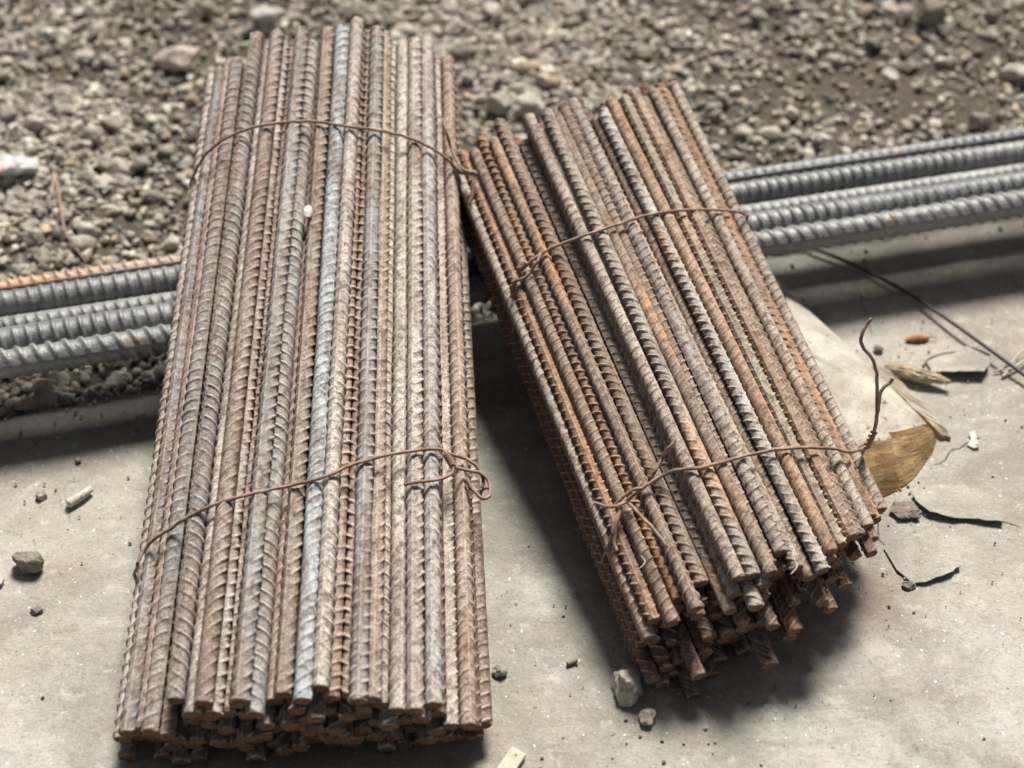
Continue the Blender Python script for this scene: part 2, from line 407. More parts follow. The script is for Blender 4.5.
def bar_mesh(name, mat, **kw):
    V, F, ny, seg = bar_geo(**kw)
    # end discs, a little rough
    rA, rB = V[:seg].copy(), V[(ny-1)*seg:ny*seg].copy(); n0 = len(V)
    for q, R_ in ((-1, rA), (1, rB)): R_[:, 1] += np.random.default_rng(seg+int(q)).normal(0, .00018, seg)
    V = np.concatenate([V, rA, rB, np.array([(0, .0003, 0), (0, kw['L']-.0003, 0)])]); c0 = n0+2*seg
    me = D.meshes.new(name); nq = len(F); nt = 2*seg
    me.vertices.add(len(V)); me.vertices.foreach_set('co', V.astype(np.float32).ravel())
    k = np.arange(seg); k2 = (k+1) % seg; b = n0+seg
    T1 = np.stack([n0+k, n0+k2, np.full(seg, c0)], 1); T2 = np.stack([b+k2, b+k, np.full(seg, c0+1)], 1)
    loops = np.concatenate([F.ravel(), T1.ravel(), T2.ravel()]).astype(np.int32)
    me.loops.add(len(loops)); me.loops.foreach_set('vertex_index', loops)
    me.polygons.add(nq+nt)
    me.polygons.foreach_set('loop_start', np.concatenate([np.arange(nq)*4, nq*4+np.arange(nt)*3]).astype(np.int32))
    sm = np.ones(nq+nt, bool); sm[nq:] = False; me.polygons.foreach_set('use_smooth', sm)
    me.update(calc_edges=True); me.materials.append(mat); me.materials.append(M_CUT)
    mi = np.zeros(nq+nt, np.int32); mi[nq:] = 1; me.polygons.foreach_set('material_index', mi)
    return me

# ------------------------------------------------------------------ bundles
def relax(P, mind, inside, it=300, aniso=1.0):
    P = P.copy(); n = len(P)
    for _ in range(it):
        d = P[:, None]-P[None]; L = np.sqrt((d**2).sum(2))+1e-9; np.fill_diagonal(L, 1)
        push = np.clip(mind-L, 0, None); push[np.arange(n), np.arange(n)] = 0
        P += .35*(d/L[..., None]*push[..., None]).sum(1)
        P = inside(P)
    return P
def make_pack(shape_top, W, n, mind, seed, jit):
    rr = np.random.default_rng(seed); pts = []
    rows = 0; h = mind*.866
    while True:
        w = mind*.5+rows*h; off = (rows % 2)*mind*.5
        u = -W/2+mind*.5+off; any_ = False
        while u <= W/2-mind*.5+1e-6:
            if w <= shape_top(u)-mind*.45: pts.append((u, w)); any_ = True
            u += mind
        rows += 1
        if not any_: break
    P = np.array(pts)
    return P, rr

class Bundle:
    def __init__(s, name, O, far, tilt, L, pack_near, pack_far, r0, mat, meshes, label, cat, skew, ends):
        h = Vector((far[0]-O[0], far[1]-O[1], 0)).normalized()
        s.v = Vector((h.x*math.cos(tilt), h.y*math.cos(tilt), math.sin(tilt)))
        s.u = Vector((h.y, -h.x, 0)); s.w = s.u.cross(s.v)
        s.O = Vector(O); s.M = Matrix(((s.u.x, s.v.x, s.w.x, O[0]), (s.u.y, s.v.y, s.w.y, O[1]), (s.u.z, s.v.z, s.w.z, O[2]), (0, 0, 0, 1)))
        s.Mi = s.M.inverted(); s.L = L; s.A = pack_near; s.B = pack_far; s.r = r0+.0008
        s.root = empty(name, s.M); tag(s.root, label, cat)
        s.skew = skew; s.bars = []
    def loc(s, i, v):
        t = v/s.L; return s.A[i]*(1-t)+s.B[i]*t
    def top(s, u, v, win=.009):
        t = v/s.L; C = s.A*(1-t)+s.B*t; best = -1
        for du in (-win, -win*.66, -win*.33, 0, win*.33, win*.66, win):
            dd = s.r**2-(C[:, 0]-(u+du))**2; k = dd > 0
            if k.any(): best = max(best, (C[k, 1]+np.sqrt(dd[k])).max()-abs(du)*.12)
        return best
    def hit(s, px, py, off=.0012, clear=None):
        """point of the bundle's upper surface seen at this place of the picture"""
        d = s.Mi.to_3x3()@ray(px, py); c = s.Mi@CP; last = None
        t = .6
        while t < 1.8:
            p = c+d*t
            if -.05 < p.y < s.L+.05:
                tp = s.top(p.x, p.y)
                if tp > 0 and p.z < tp+off: return s.M@Vector((p.x, p.y, tp+off))
            t += .0008
        p = c+d*((.04-c.z)/d.z); return s.M@p
    def over(s, px, py, hgt):
        """a point seen at this place of the picture, hgt above the bundle's own base plane"""
        d = s.Mi.to_3x3()@ray(px, py); c = s.Mi@CP; return s.M@(c+d*((hgt-c.z)/d.z))

def build_bars(B, meshes, endf, colf, seed):
    rr = random.Random(seed)
    for i in range(len(B.A)):
        a, b = B.A[i], B.B[i]; e0, e1_ = endf(i, a, rr)
        L0 = B.L
        pa = Vector((a[0], e0, a[1])); d = Vector((b[0]-a[0], L0, b[1]-a[1])).normalized()
        me = rr.choice(meshes)
        o = D.objects.new('rebar', me); COL.objects.link(o); o.parent = B.root
        x = d.cross(Vector((0, 0, 1))).normalized(); z = x.cross(d)
        R = Matrix(((x.x, d.x, z.x), (x.y, d.y, z.y), (x.z, d.z, z.z)))
        roll = rr.uniform(0, 2*PI); R = R@Matrix.Rotation(roll, 3, 'Y')
        if rr.random() < .5: R = R@Matrix.Rotation(PI, 3, 'Z'); pa = pa+d*L0   # turned end for end
        pa.x += 0
        M = R.to_4x4(); M.translation = pa; o.matrix_local = M
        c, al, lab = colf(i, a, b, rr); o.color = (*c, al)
        if lab: o['label'] = lab
        if lab: o.data = meshes[0]
        B.bars.append(o)

# ---- bundle one (large, left)
mesh1 = [bar_mesh('rebar', M_REB, L=.612, r0=.0054, pitch=.0092, hrib=.0011, step=.00062,  slant=s_, flip=f_, longi=.0009, wid=w_, seed=k) for k, (s_, f_, w_) in
         enumerate(((.75, 1, .24), (.55, 1, .26), (.85, -1, .22), (.95, 1, .24), (.65, -1, .25), (.5, 1, .27)))]
TILT1 = math.atan(.212); W1 = .244
def top1(u): return .081*(1-.60*abs(2*u/W1)**2.6)
P, rr1 = make_pack(top1, W1, 100, .0120, 3, 0)
def inside1(P):
    P[:, 0] = np.clip(P[:, 0], -W1/2+.006, W1/2-.006); P[:, 1] = np.maximum(P[:, 1], .0062)
    t = .083*(1-.58*np.abs(2*P[:, 0]/W1)**2.6)-.006; over = P[:, 1] > t; P[over, 1] -= (P[over, 1]-t[over])*.5; return P
# thin out some of the top layer, jitter and let the circles settle
print('pack1', len(P))
while len(P) > 130:
    tops = np.argsort(-(P[:, 1]-np.array([top1(u) for u in P[:, 0]])))[:24]
    P = np.delete(P, rr1.choice(tops), 0)
P = P+rr1.normal(0, .0034, P.shape); A1 = relax(P, .0115, inside1, 200)
f1 = np.array([.90, 1.05])
def inside1f(P):
    P[:, 0] = np.clip(P[:, 0], -W1/2*.91+.006, W1/2*.91-.006); P[:, 1] = np.maximum(P[:, 1], .0062); return P
def holes(A, top, us):
    kill = []
    for q in us:
        c = [i for i in range(len(A)) if abs(A[i, 0]-q) < .008]
        if c: kill.append(max(c, key=lambda i: A[i, 1]-top(A[i, 0])))
    return np.delete(A, sorted(set(kill)), 0)
A1 = holes(A1, top1, (-.085, -.048, -.020, .028, .062, .095))
B1_ = A1*f1+np.stack([.012*(1-(2*A1[:, 0]/W1)**2), A1[:, 0]*0], 1)+rr1.normal(0, .0020, A1.shape); B1_ = relax(B1_, .0111, inside1f, 260)
b1 = Bundle('rebar_bundle', (-.133, .560, 0), (-.160, 1.17), TILT1, .612, A1, B1_, .0057, M_REB, mesh1,
            'wide bundle of dusty cut rebar with one pale blue bar, at the left', 'rebar bundle', 0, 0)
def end1(i, a, rr):
    u = a[0]/(W1/2); e = rr.uniform(-.007, .008); deep = max(0, top1(a[0])-a[1]-.012)
    return (e+.010*(1-u*u) if deep < .001 else e+.006-.10*min(deep, .05), 0)
tops1 = [i for i in range(len(A1)) if A1[i, 1] > b1.top(A1[i, 0], 0, 0)-.0085]
blue = min((i for i in range(len(A1)) if A1[i, 1] > b1.top(A1[i, 0], 0, 0)-.0075), key=lambda i: abs(A1[i, 0]-.006))
A1[blue, 1] += .0022; B1_[blue, 1] += .0022
print('tops', len(tops1), 'blue', A1[blue])
def col1(i, a, b, rr):
    u = a[0]/(W1/2)
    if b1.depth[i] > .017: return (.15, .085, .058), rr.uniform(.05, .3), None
    if abs(a[0]-A1[blue][0]) < 1e-9 and abs(a[1]-A1[blue][1]) < 1e-9: return (.52, .60, .65), .22, 'pale blue grey bar down the middle'
    q = rr.random()
    if u < -.55 and q < .35: return (.17, .17, .18), .45, None
    if q < .50: return (.30, .25, .215), 1.0, None
    if q < .68: return (.33, .215, .165), .60, None
    if q < .84: return (.25, .255, .26), .45, None
    if q < .93: return (.19, .125, .095), .50, None
    return (.33, .33, .33), .75, None

# ---- bundle two (small, right)
mesh2 = [bar_mesh('rebar', M_REB2, L=.452, r0=.0046, pitch=.0078, hrib=.00115, step=.0006,  slant=s_, flip=f_, longi=.0009, wid=w_, seed=10+k) for k, (s_, f_, w_) in
         enumerate(((.62, -1, .20), (.70, -1, .20), (.55, 1, .21), (.75, -1, .19), (.5, 1, .21), (.65, -1, .22)))]
TILT2 = math.atan(.212); W2 = .206
def top2(u): return .096*max(0, 1-abs(2*u/(W2*1.06))**(2.4 if u < 0 else 2.2))**.5
def bot2(u): return .018*abs(2*u/W2)**3
P, rr2 = make_pack(top2, W2, 100, .0102, 5, 0)
print('pack2', len(P))
def inside2(P):
    P[:, 0] = np.clip(P[:, 0], -W2/2+.0055, W2/2-.0055); P[:, 1] = np.maximum(P[:, 1], .0058+.012*np.abs(2*P[:, 0]/W2)**3)
    t = np.array([top2(u) for u in P[:, 0]])+.004; o = P[:, 1] > t; P[o, 1] -= (P[o, 1]-t[o])*.4; return P
P = P+rr2.normal(0, .0032, P.shape)
while len(P) > 178:
    tops = np.argsort(-(P[:, 1]-np.array([top2(u) for u in P[:, 0]])))[:26]; P = np.delete(P, rr2.choice(tops), 0)
A2 = holes(relax(P, .0099, inside2, 260), top2, (-.055, .01, .045))
def inside2f(P):
    P[:, 0] = np.clip(P[:, 0], -W2/2*1.08, W2/2*1.08); P[:, 1] = np.maximum(P[:, 1], .0058); return P
B2_ = relax(A2*np.array([1.07, .90])+rr2.normal(0, .0020, A2.shape), .0097, inside2f, 260)
b2 = Bundle('rebar_bundle', (.178, .664, 0), (.0660, 1.03), TILT2, .452, A2, B2_, .0049, M_REB2, mesh2,
            'narrower shorter bundle of rebar streaked with orange rust, beside the timber offcut', 'rebar bundle', 0, 0)
def end2(i, a, rr):
    u = a[0]/(W2/2); e = rr.gauss(0, .013 if a[1] < top2(a[0])-.018 else .007)
    low = max(0, .05-a[1])/.05
    e += .034*min(1, max(0, (u-.30)/.5))+.004*u-.022*low*max(0, -u)+.050*low*max(0, u+.3)
    if rr.random() < .06: e -= .014
    return (e, 0)
def col2(i, a, b, rr):
    q = rr.random()
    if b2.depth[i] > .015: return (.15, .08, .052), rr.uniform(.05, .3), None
    if q < .38: return (.28, .225, .19), .95, None
    if q < .64: return (.19, .115, .08), .50, None
    if q < .72: return (.33, .165, .09), .40, None
    if q < .84: return (.24, .225, .215), .78, None
    if q < .93: return (.34, .31, .28), .80, None
    return (.28, .25, .20), .7, None
# the hundred most visible bars are parts, the deep inner ones are one part of their own
def split_bundle(B, meshes, endf, colf, seed, hw, color, slack):
    A0, B0 = B.A, B.B; n = len(A0)
    dep = np.array([B.top(A0[i, 0], 0, 0)-A0[i, 1] for i in range(n)])
    cand = [i for i in range(n) if abs(A0[i, 0]) < hw-.014]; cand.sort(key=lambda i: -dep[i])
    inner = cand[:max(0, n-99)]; keep = [i for i in range(n) if i not in inner]
    B.A, B.B = A0[keep], B0[keep]; B.depth = dep[keep]
    build_bars(B, meshes, endf, colf, seed)
    B.KA = B.A; B.A, B.B = A0, B0; print(B.root.name, n, len(inner))
    if not inner: return
    r0 = B.r-.0008; rrI = random.Random(5); Vb, Fb, nyb, segb = bar_geo(L=B.L-.004, r0=r0, pitch=r0*1.7, hrib=.0009, slant=.9, flip=-1, seg=18, step=.0018, longi=.0009, wid=.3, seed=3)
    Vs, Fs, mi = [], [], []
    for i in inner:
        a, b = A0[i], B0[i]; e0, _ = endf(i, a, rrI); d = np.array([b[0]-a[0], B.L, b[1]-a[1]])/B.L
        q = rrI.uniform(0, 6.28); x = Vb[:, 0]*math.cos(q)-Vb[:, 2]*math.sin(q); z = Vb[:, 0]*math.sin(q)+Vb[:, 2]*math.cos(q)
        P = np.stack([x, Vb[:, 1]*0, z], 1)+np.outer(Vb[:, 1], d)+np.array([a[0], e0, a[1]])
        o = len(Vs)*len(Vb); Vs.append(P); Fs += [tuple(int(k)+o for k in f) for f in Fb]; mi += [0]*len(Fb)+[1, 1]
        Fs.append(tuple(o+k for k in range(segb))); Fs.append(tuple(o+(nyb-1)*segb+k for k in range(segb))[::-1])
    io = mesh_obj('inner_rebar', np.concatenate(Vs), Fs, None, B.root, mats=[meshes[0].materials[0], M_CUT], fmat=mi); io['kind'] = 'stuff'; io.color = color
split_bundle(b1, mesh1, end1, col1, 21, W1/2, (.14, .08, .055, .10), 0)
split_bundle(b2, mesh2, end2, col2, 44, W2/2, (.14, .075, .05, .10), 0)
# a few bars singled out by their look
def recolor(B, pts, col, al, label):
    t = pts
    i = min(range(len(B.bars)), key=lambda k: abs(B.KA[k, 0]-t) if B.depth[k] < .008 else 9)
    B.bars[i].color = (*col, al); B.bars[i]['label'] = label
    B.bars[i].data = mesh2[3]
recolor(b2, .050, (.33, .19, .12), .60, 'bright orange rusted bar')
recolor(b2, .022, (.50, .50, .50), .8, 'whitish grey bar')
recolor(b2, .040, (.27, .25, .19), .7, 'olive tinged bar')
recolor(b2, .030, (.36, .19, .10), .55, 'orange rusted bar')

# ------------------------------------------------------------------ binding wires
RW = .00125
def twist(p0, p1, turns, rad=.0013, n=60):
    p0, p1 = Vector(p0), Vector(p1); ax = (p1-p0).normalized(); a = ax.cross(Vector((0, 0, 1))).normalized(); b = ax.cross(a); A, B = [], []
    for k in range(n+1):
        t = k/n; q = 2*PI*turns*t; c = p0.lerp(p1, t); o = (a*math.cos(q)+b*math.sin(q))*rad
        A.append(c+o); B.append(c-o)
    return [A, B]
def flat(paths):
    out = []
    for p in paths: out += p if isinstance(p[0], list) else [p]
    return out
def under(B, P0, P1, half, side0=1, side1=1):
    """rest of the loop, down both flanks and beneath the bundle, from world point P1 back to P0"""
    l0, l1 = B.Mi@P0, B.Mi@P1; w = half
    pts = [P1]
    pts += [B.M@Vector((w, l1.y, .022)), B.M@Vector((w*.86, l1.y, -.0008)), B.M@Vector((0, (l0.y+l1.y)/2, -.0012)), B.M@Vector((-w*.86, l0.y, -.0008)), B.M@Vector((-w, l0.y, .020)), P0]
    return spline(pts, 8)
def wire(B, paths, label):
    V, F = [], []
    for p in flat(paths):
        v, f = tube_geo([B.Mi@q+Vector((noise.noise(q*170), noise.noise(q*170+Vector((5, 0, 0))), .5*noise.noise(q*170+Vector((0, 9, 0)))))*.0007 for q in p], RW, 8); o = len(V); V += v; F += [tuple(i+o for i in q) for q in f]
    o = mesh_obj('binding_wire', V, F, M_WIRE, B.root)
    if label: o['label'] = label
    return o
H = lambda B, l, off=.0014: [B.hit(x, y, off) for x, y in l]
# bundle one, upper tie
up = H(b1, [(197, 168), (208, 152), (228, 137), (252, 128), (280, 123), (315, 122), (350, 127), (385, 132), (415, 140), (440, 154), (455, 169)])
k0, k1 = b1.hit(457, 172, .003), b1.over(476, 173, .058)
tail1 = spline([k1, b1.over(473, 184, .054), b1.over(472, 196, .05), b1.over(469, 205, .046)], 8)
tail2 = spline([k1, b1.over(462, 168, .062), b1.hit(452, 150, .004), b1.hit(446, 132, .006), b1.hit(443, 119, .003)], 8)
wire(b1, [spline(up+[k0], 8), under(b1, up[0], k0, W1/2*.93), twist(k0, k1, 3.5), tail1, tail2], 'upper tie wire with short twisted knot at its right end')
# bundle one, lower tie
lo = H(b1, [(138, 564), (146, 548), (165, 532), (200, 511), (240, 497), (285, 487), (325, 477), (350, 466), (385, 456), (420, 450), (441, 450)])
kA = b1.hit(446, 453, .003); kB = b1.hit(453, 467, .004)
loop = spline([kA, b1.hit(462, 458, .004), b1.hit(470, 461, .006), b1.over(480, 471, .050), b1.over(483, 480, .048), b1.over(482, 488, .046)], 8)
loop2 = spline([kB, b1.hit(465, 470, .005), b1.over(480, 473, .052), b1.over(489, 482, .050), b1.over(490, 493, .050), b1.over(484, 499, .051), b1.over(476, 493, .052), b1.over(470, 485, .052), b1.over(467, 478, .052)], 8)
sec = spline(H(b1, [(404, 485), (420, 482), (440, 479), (452, 474)], .002)+[kB], 8)
wire(b1, [spline(lo+[kA], 8), under(b1, lo[0], b1.hit(489, 488, .002), W1/2*.985), twist(kA, kB, 3.2, .0015), loop, loop2, sec], 'lower tie wire ending in an open loop beside its knot')
# bundle two, upper tie
up = H(b2, [(516, 280), (522, 270), (535, 258), (548, 250), (575, 239), (610, 227), (650, 215), (690, 210), (720, 210), (738, 212), (748, 216)])
k0 = b2.hit(521, 266, .004); k1 = b2.hit(526, 262, .006)
wire(b2, [spline(up, 8), under(b2, up[0], up[-1], W2/2*1.04), spline([b2.hit(512, 282, .002), b2.hit(520, 280, .006), b2.hit(531, 272, .009), b2.hit(537, 262, .009), b2.hit(540, 254, .009)], 8),
     twist(b2.hit(519, 270, .004), b2.hit(526, 263, .006), 2.0, .0016), spline([up[0], b2.over(514, 296, .055), b2.over(516, 314, .045), b2.over(513, 333, .035)], 8)],
     'upper tie wire with its knot over the left edge')
# bundle two, lower tie
lo = H(b2, [(612, 535), (616, 518), (624, 503), (640, 490), (668, 478), (705, 467), (745, 456), (785, 449), (825, 448), (850, 452), (866, 447)], .0022)
k0 = b2.hit(866, 448, .003); k1 = b2.over(874, 432, .098)
st = spline([k1, b2.over(877, 415, .112), b2.over(877, 385, .132), b2.over(874, 362, .146), b2.over(863, 347, .155), b2.over(861, 338, .160), b2.over(866, 326, .166), b2.over(872, 318, .17)], 8)
st2 = spline([k1, b2.over(878, 408, .112), b2.over(881, 392, .120), b2.over(889, 383, .124), b2.over(893, 378, .128)], 8)
wire(b2, [spline(lo, 8), under(b2, lo[0], lo[-1], W2/2*.99), twist(k0, k1, 2.0, .0013), st, st2,
     spline([b2.hit(626, 502, .005), b2.over(612, 507, .095), b2.over(598, 504, .10), b2.over(594, 503, .10)], 6),
     spline([b2.hit(628, 503, .006), b2.hit(640, 515, .007), b2.hit(652, 528, .008), b2.hit(668, 548, .006)], 6),
     spline([b2.hit(652, 476, .002), b2.hit(656, 470, .006), b2.hit(662, 458, .009), b2.hit(668, 449, .012), b2.hit(676, 440, .014)], 6),
     spline([b2.hit(622, 505, .003), b2.hit(618, 520, .004), b2.hit(614, 540, .004), b2.hit(617, 552, .003)], 6),
     spline([b2.hit(612, 508, .004), b2.hit(630, 492, .006), b2.hit(642, 488, .003)], 6)],
     'lower tie wire with two ends standing up at the right')

# ------------------------------------------------------------------ long bars under the bundles
ZB = .0550
specs = [((0, 290), (1024, 136), .0085, .0095, 'thin long bar, furthest of the five, rusted orange at its left end'),
         ((0, 306), (1024, 153), .0122, .0100, 'thick dark grey long bar, second from the gravel side'),
         ((0, 330), (1024, 174), .0104, .0090, 'thin pale grey long bar lying low between the two thick ones'),
         ((0, 344), (1024, 185), .0128, .0104, 'thick dark grey long bar with rust spots, second nearest the slab'),
         ((0, 365), (1024, 203), .0117, .0122, 'medium grey long bar nearest the slab')]
for k, (a, b, rad, pitch, lab) in enumerate(specs):
    z = (ZB+rad) if k != 2 else ZB+.006; p, q = at(*a, z), at(*b, z); d = (q-p); p2 = p-d*.62; L = d.length*2.24
    me = bar_mesh('long_rebar', M_LONG, L=L, r0=rad-.0008, pitch=pitch, hrib=.0018 if rad > .01 else .0013, slant=(.2, .12, .3, .14, .38)[k], flip=(1, 1, 1, 1, 1)[k], seg=34, step=.001, longi=.0009, wid=.33 if rad > .01 else .3, seed=30+k)
    o = D.objects.new('long_rebar', me); COL.objects.link(o); dn = d.normalized(); x = dn.cross(Vector((0, 0, 1))).normalized(); zz = x.cross(dn)
    R = Matrix(((x.x, dn.x, zz.x), (x.y, dn.y, zz.y), (x.z, dn.z, zz.z)))@Matrix.Rotation((2.4, .5, 1.2, .7, 2.75)[k]*1.0, 3, 'Y')
    M = R.to_4x4(); M.translation = p2; o.matrix_world = M; o.color = (.3, .3, .3, 0 if k == 0 else 1)
    tag(o, lab, 'steel bar', 'long steel bars running under the bundles')

# ------------------------------------------------------------------ loose stones (things)
def rock(name, px, py, w_px, col, label, cat, seed, hz=.7, asp=1.0, cuts=11, rough=.16, sub=4, rotz=0, dz=0, gravel=False):
    p0 = at(px, py, 0); depth = (p0-CP).dot(FW); s = w_px/2*depth/FPX
    V, F = rock_verts(sub, seed, cuts, rough); V = V/np.abs(V).max(0)*np.array([s, s*asp, s*hz])
    V[:, 2] -= V[:, 2].min()*.82; c, sn = math.cos(rotz), math.sin(rotz)
    V = np.stack([V[:, 0]*c-V[:, 1]*sn, V[:, 0]*sn+V[:, 1]*c, V[:, 2]], 1)
    o = mesh_obj(name, V, F.tolist(), stone_mat('stone_'+str(seed), False, col), smooth=False)
    z = terr(p0.x, p0.y)+.006 if gravel else -.0015
    p = at(px, py, z+s*hz*.5); o.location = (p.x, p.y, z+dz)
    tag(o, label, cat); return o
rock('stone', 29, 564, 34, (.30, .27, .22), 'largest rough brown lump lying on the slab left of the bundles', 'stone', 1, .72, .72)
rock('stone', 38, 611, 16, (.33, .30, .26), 'small rough pebble on the slab below the brown lump', 'stone', 2, .6, .7)
rock('stone', 42, 495, 12, (.42, .39, .34), 'tiny pale crumb near the painted shadow band, left of the chalky stick', 'stone', 3, .8, 1.2)
rock('stone', 78, 461, 8, (.26, .24, .21), 'tiny grey pebble at the edge of the shadow above the chalky stick', 'stone', 4, .8, .9)
rock('stone', 628, 687, 37, (.60, .565, .47), 'pale angular stone in front of the narrower bundle, larger of the touching pair', 'stone', 15, .95, 1.25, 12, .25, rotz=-.35)
rock('stone', 648, 718, 19, (.54, .50, .41), 'smaller rounded stone touching the pale angular stone', 'stone', 6, .9, 1.1)
rock('stone', 499, 672, 17, (.40, .38, .33), 'pebble against the right flank of the wide bundle', 'stone', 7, .8, .9)
rock('stone', 878, 350, 11, (.20, .18, .155), 'dark crumb above the straw husk', 'stone', 8, .8, 1)
rock('stone', 909, 586, 15, (.27, .24, .20), 'small brown crumb at the corner of the lower cement flake', 'stone', 9, .6, .7)
rock('stone', 906, 512, 34, (.24, .205, .17), 'crumbly brown lump under the lip of the upper cement flake', 'stone', 10, .35, .8, 8, .3)
rock('stone', 177, 60, 46, (.60, .50, .45), 'large pinkish pale stone in the gravel left of the wide bundle', 'stone', 11, .6, .8, gravel=True)
rock('stone', 268, 17, 34, (.62, .60, .54), 'flat whitish stone in the gravel behind the wide bundle', 'stone', 12, .5, .8, gravel=True)
rock('stone', 820, 140, 20, (.60, .58, .54), 'pale stone in bare dirt just behind the long bars', 'stone', 13, .7, .9, gravel=True)
rock('stone', 890, 78, 18, (.66, .63, .57), 'bright round stone in the gravel above the long bars', 'stone', 14, .7, .9, gravel=True)
rock('stone', 1014, 74, 34, (.60, .57, .50), 'pale oval stone at the right border of the gravel', 'stone', 5, .6, .7, gravel=True)
rock('stone', 980, 120, 30, (.40, .37, .32), 'flat grey stone close behind the long bars at the right', 'stone', 16, .45, .6, gravel=True)
rock('stone', 530, 108, 42, (.52, .50, .44), 'pale jagged stone between the far ends of the bundles', 'stone', 17, .6, .9, gravel=True)
rock('stone', 500, 105, 26, (.46, .43, .36), 'rounded tan stone beside the pale jagged stone between the bundles', 'stone', 18, .7, .9, gravel=True)
rock('stone', 928, 16, 34, (.30, .26, .22), 'brown stone casting a dark gap near the top right', 'stone', 19, .8, .8, gravel=True)
rock('stone', 45, 388, 24, (.60, .55, .42), 'cream stone in the gravel strip between long bars and slab', 'stone', 20, .8, .8, gravel=True)
rock('stone', 26, 406, 24, (.55, .45, .33), 'tan stone in the gravel strip at the slab edge', 'stone', 21, .7, .7, gravel=True)

# ------------------------------------------------------------------ flat debris
def plate(name, outline, zs, th, mat, label, cat, sub=3, rough=.0004, mats=None):
    """thin slab of cement or wood: outline of (px, py, height above slab)"""
    pts = [at(x, y, z) for (x, y, z) in outline]; n = len(pts); c = sum(pts, Vector())/n
    rings = [1, .85, .65, .4, .18]; V, F = [], []
    for side in (0, 1):
        for q in rings:
            for p in pts:
                v = c.lerp(p, q) if True else p
                base = c.z+(p.z-c.z)*q**2.0
                v = Vector((v.x, v.y, base)); v.z += rough*noise.noise(v*120)+(0 if side == 0 else -th); V.append(v)
        V.append(Vector((c.x, c.y, c.z-(th if side else 0))))
    m = len(rings)*n+1
    for side in (0, 1):
        o = side*m
        for k in range(len(rings)-1):
            for i in range(n):
                f = (o+k*n+i, o+k*n+(i+1) % n, o+(k+1)*n+(i+1) % n, o+(k+1)*n+i); F.append(f if side == 0 else f[::-1])
        for i in range(n):
            f = (o+(len(rings)-1)*n+i, o+(len(rings)-1)*n+(i+1) % n, o+m-1); F.append(f if side == 0 else f[::-1])
    for i in range(n): F.append((i, m+i, m+(i+1) % n, (i+1) % n))
    o = mesh_obj(name, V, F, mat, smooth=False); tag(o, label, cat); return o
def jag(pts, per=3, amp=.8, seed=0):
    rr = random.Random(seed); out = []
    for i in range(len(pts)):
        a, b = pts[i], pts[(i+1) % len(pts)]
        for k in range(per):
            t = k/per; j = 0 if k == 0 else amp
            out.append((a[0]+(b[0]-a[0])*t+rr.uniform(-j, j), a[1]+(b[1]-a[1])*t+rr.uniform(-j, j), a[2]+(b[2]-a[2])*t))
    return out
plate('cement_flake', jag([(1003, 521, .0050), (985, 520, .0040), (968, 518, .0032), (948, 516, .0045), (930, 511, .0055), (919, 503, .0055), (912, 494, .003), (935, 484, .0006), (975, 486, .0004), (1005, 503, .0005)], 3, 1.0, 1), 0, .0010, M_SLAB,
      'cement flake lifting along its front edge right of the crumbly brown lump', 'cement flake')
plate('cement_flake', jag([(961, 566, .0036), (948, 573, .0040), (930, 580, .0030), (913, 583, .0016), (897, 570, .0013), (884, 548, .0013), (890, 528, .0006), (925, 522, .0004), (958, 540, .0008)], 3, 1.0, 2), 0, .0010, M_SLAB,
      'lowest cement flake, in front of the timber offcut, with one raised corner', 'cement flake')
plate('cement_flake', jag([(990, 364, .0070), (984, 371, .0085), (965, 371, .0080), (948, 371, .0070), (932, 372, .003), (925, 360, .0006), (955, 345, .0004), (990, 350, .0030)], 3, .7, 3), 0, .0010, M_SLAB,
      'cement flake beside the black wire, lifted over a dark gap', 'cement flake')
plate('cement_chip', [(969, 432, .003), (975, 430, .004), (976, 438, .002), (980, 446, .003), (974, 448, .002), (967, 445, .001), (971, 439, .002)], 0, .0012, cement_mat('white_chip', (.54, .51, .45), (.66, .63, .56)),
      'small white curled chip on the slab right of the timber offcut', 'chip')
plate('cement_chip', [(512, 746, .003), (526, 754, .004), (514, 772, .004), (494, 772, .003)], 0, .003, cement_mat('tan_chip', (.50, .46, .38), (.62, .58, .49)),
      'flat tan chip at the bottom of the photo beside the wide bundle', 'chip')
plate('cement_chip', [(-2, 573, .002), (4, 579, .003), (1, 584, .003), (-5, 582, .002)], 0, .002, M_FLAKE, 'pale chip at the left border by the brown lump', 'chip')

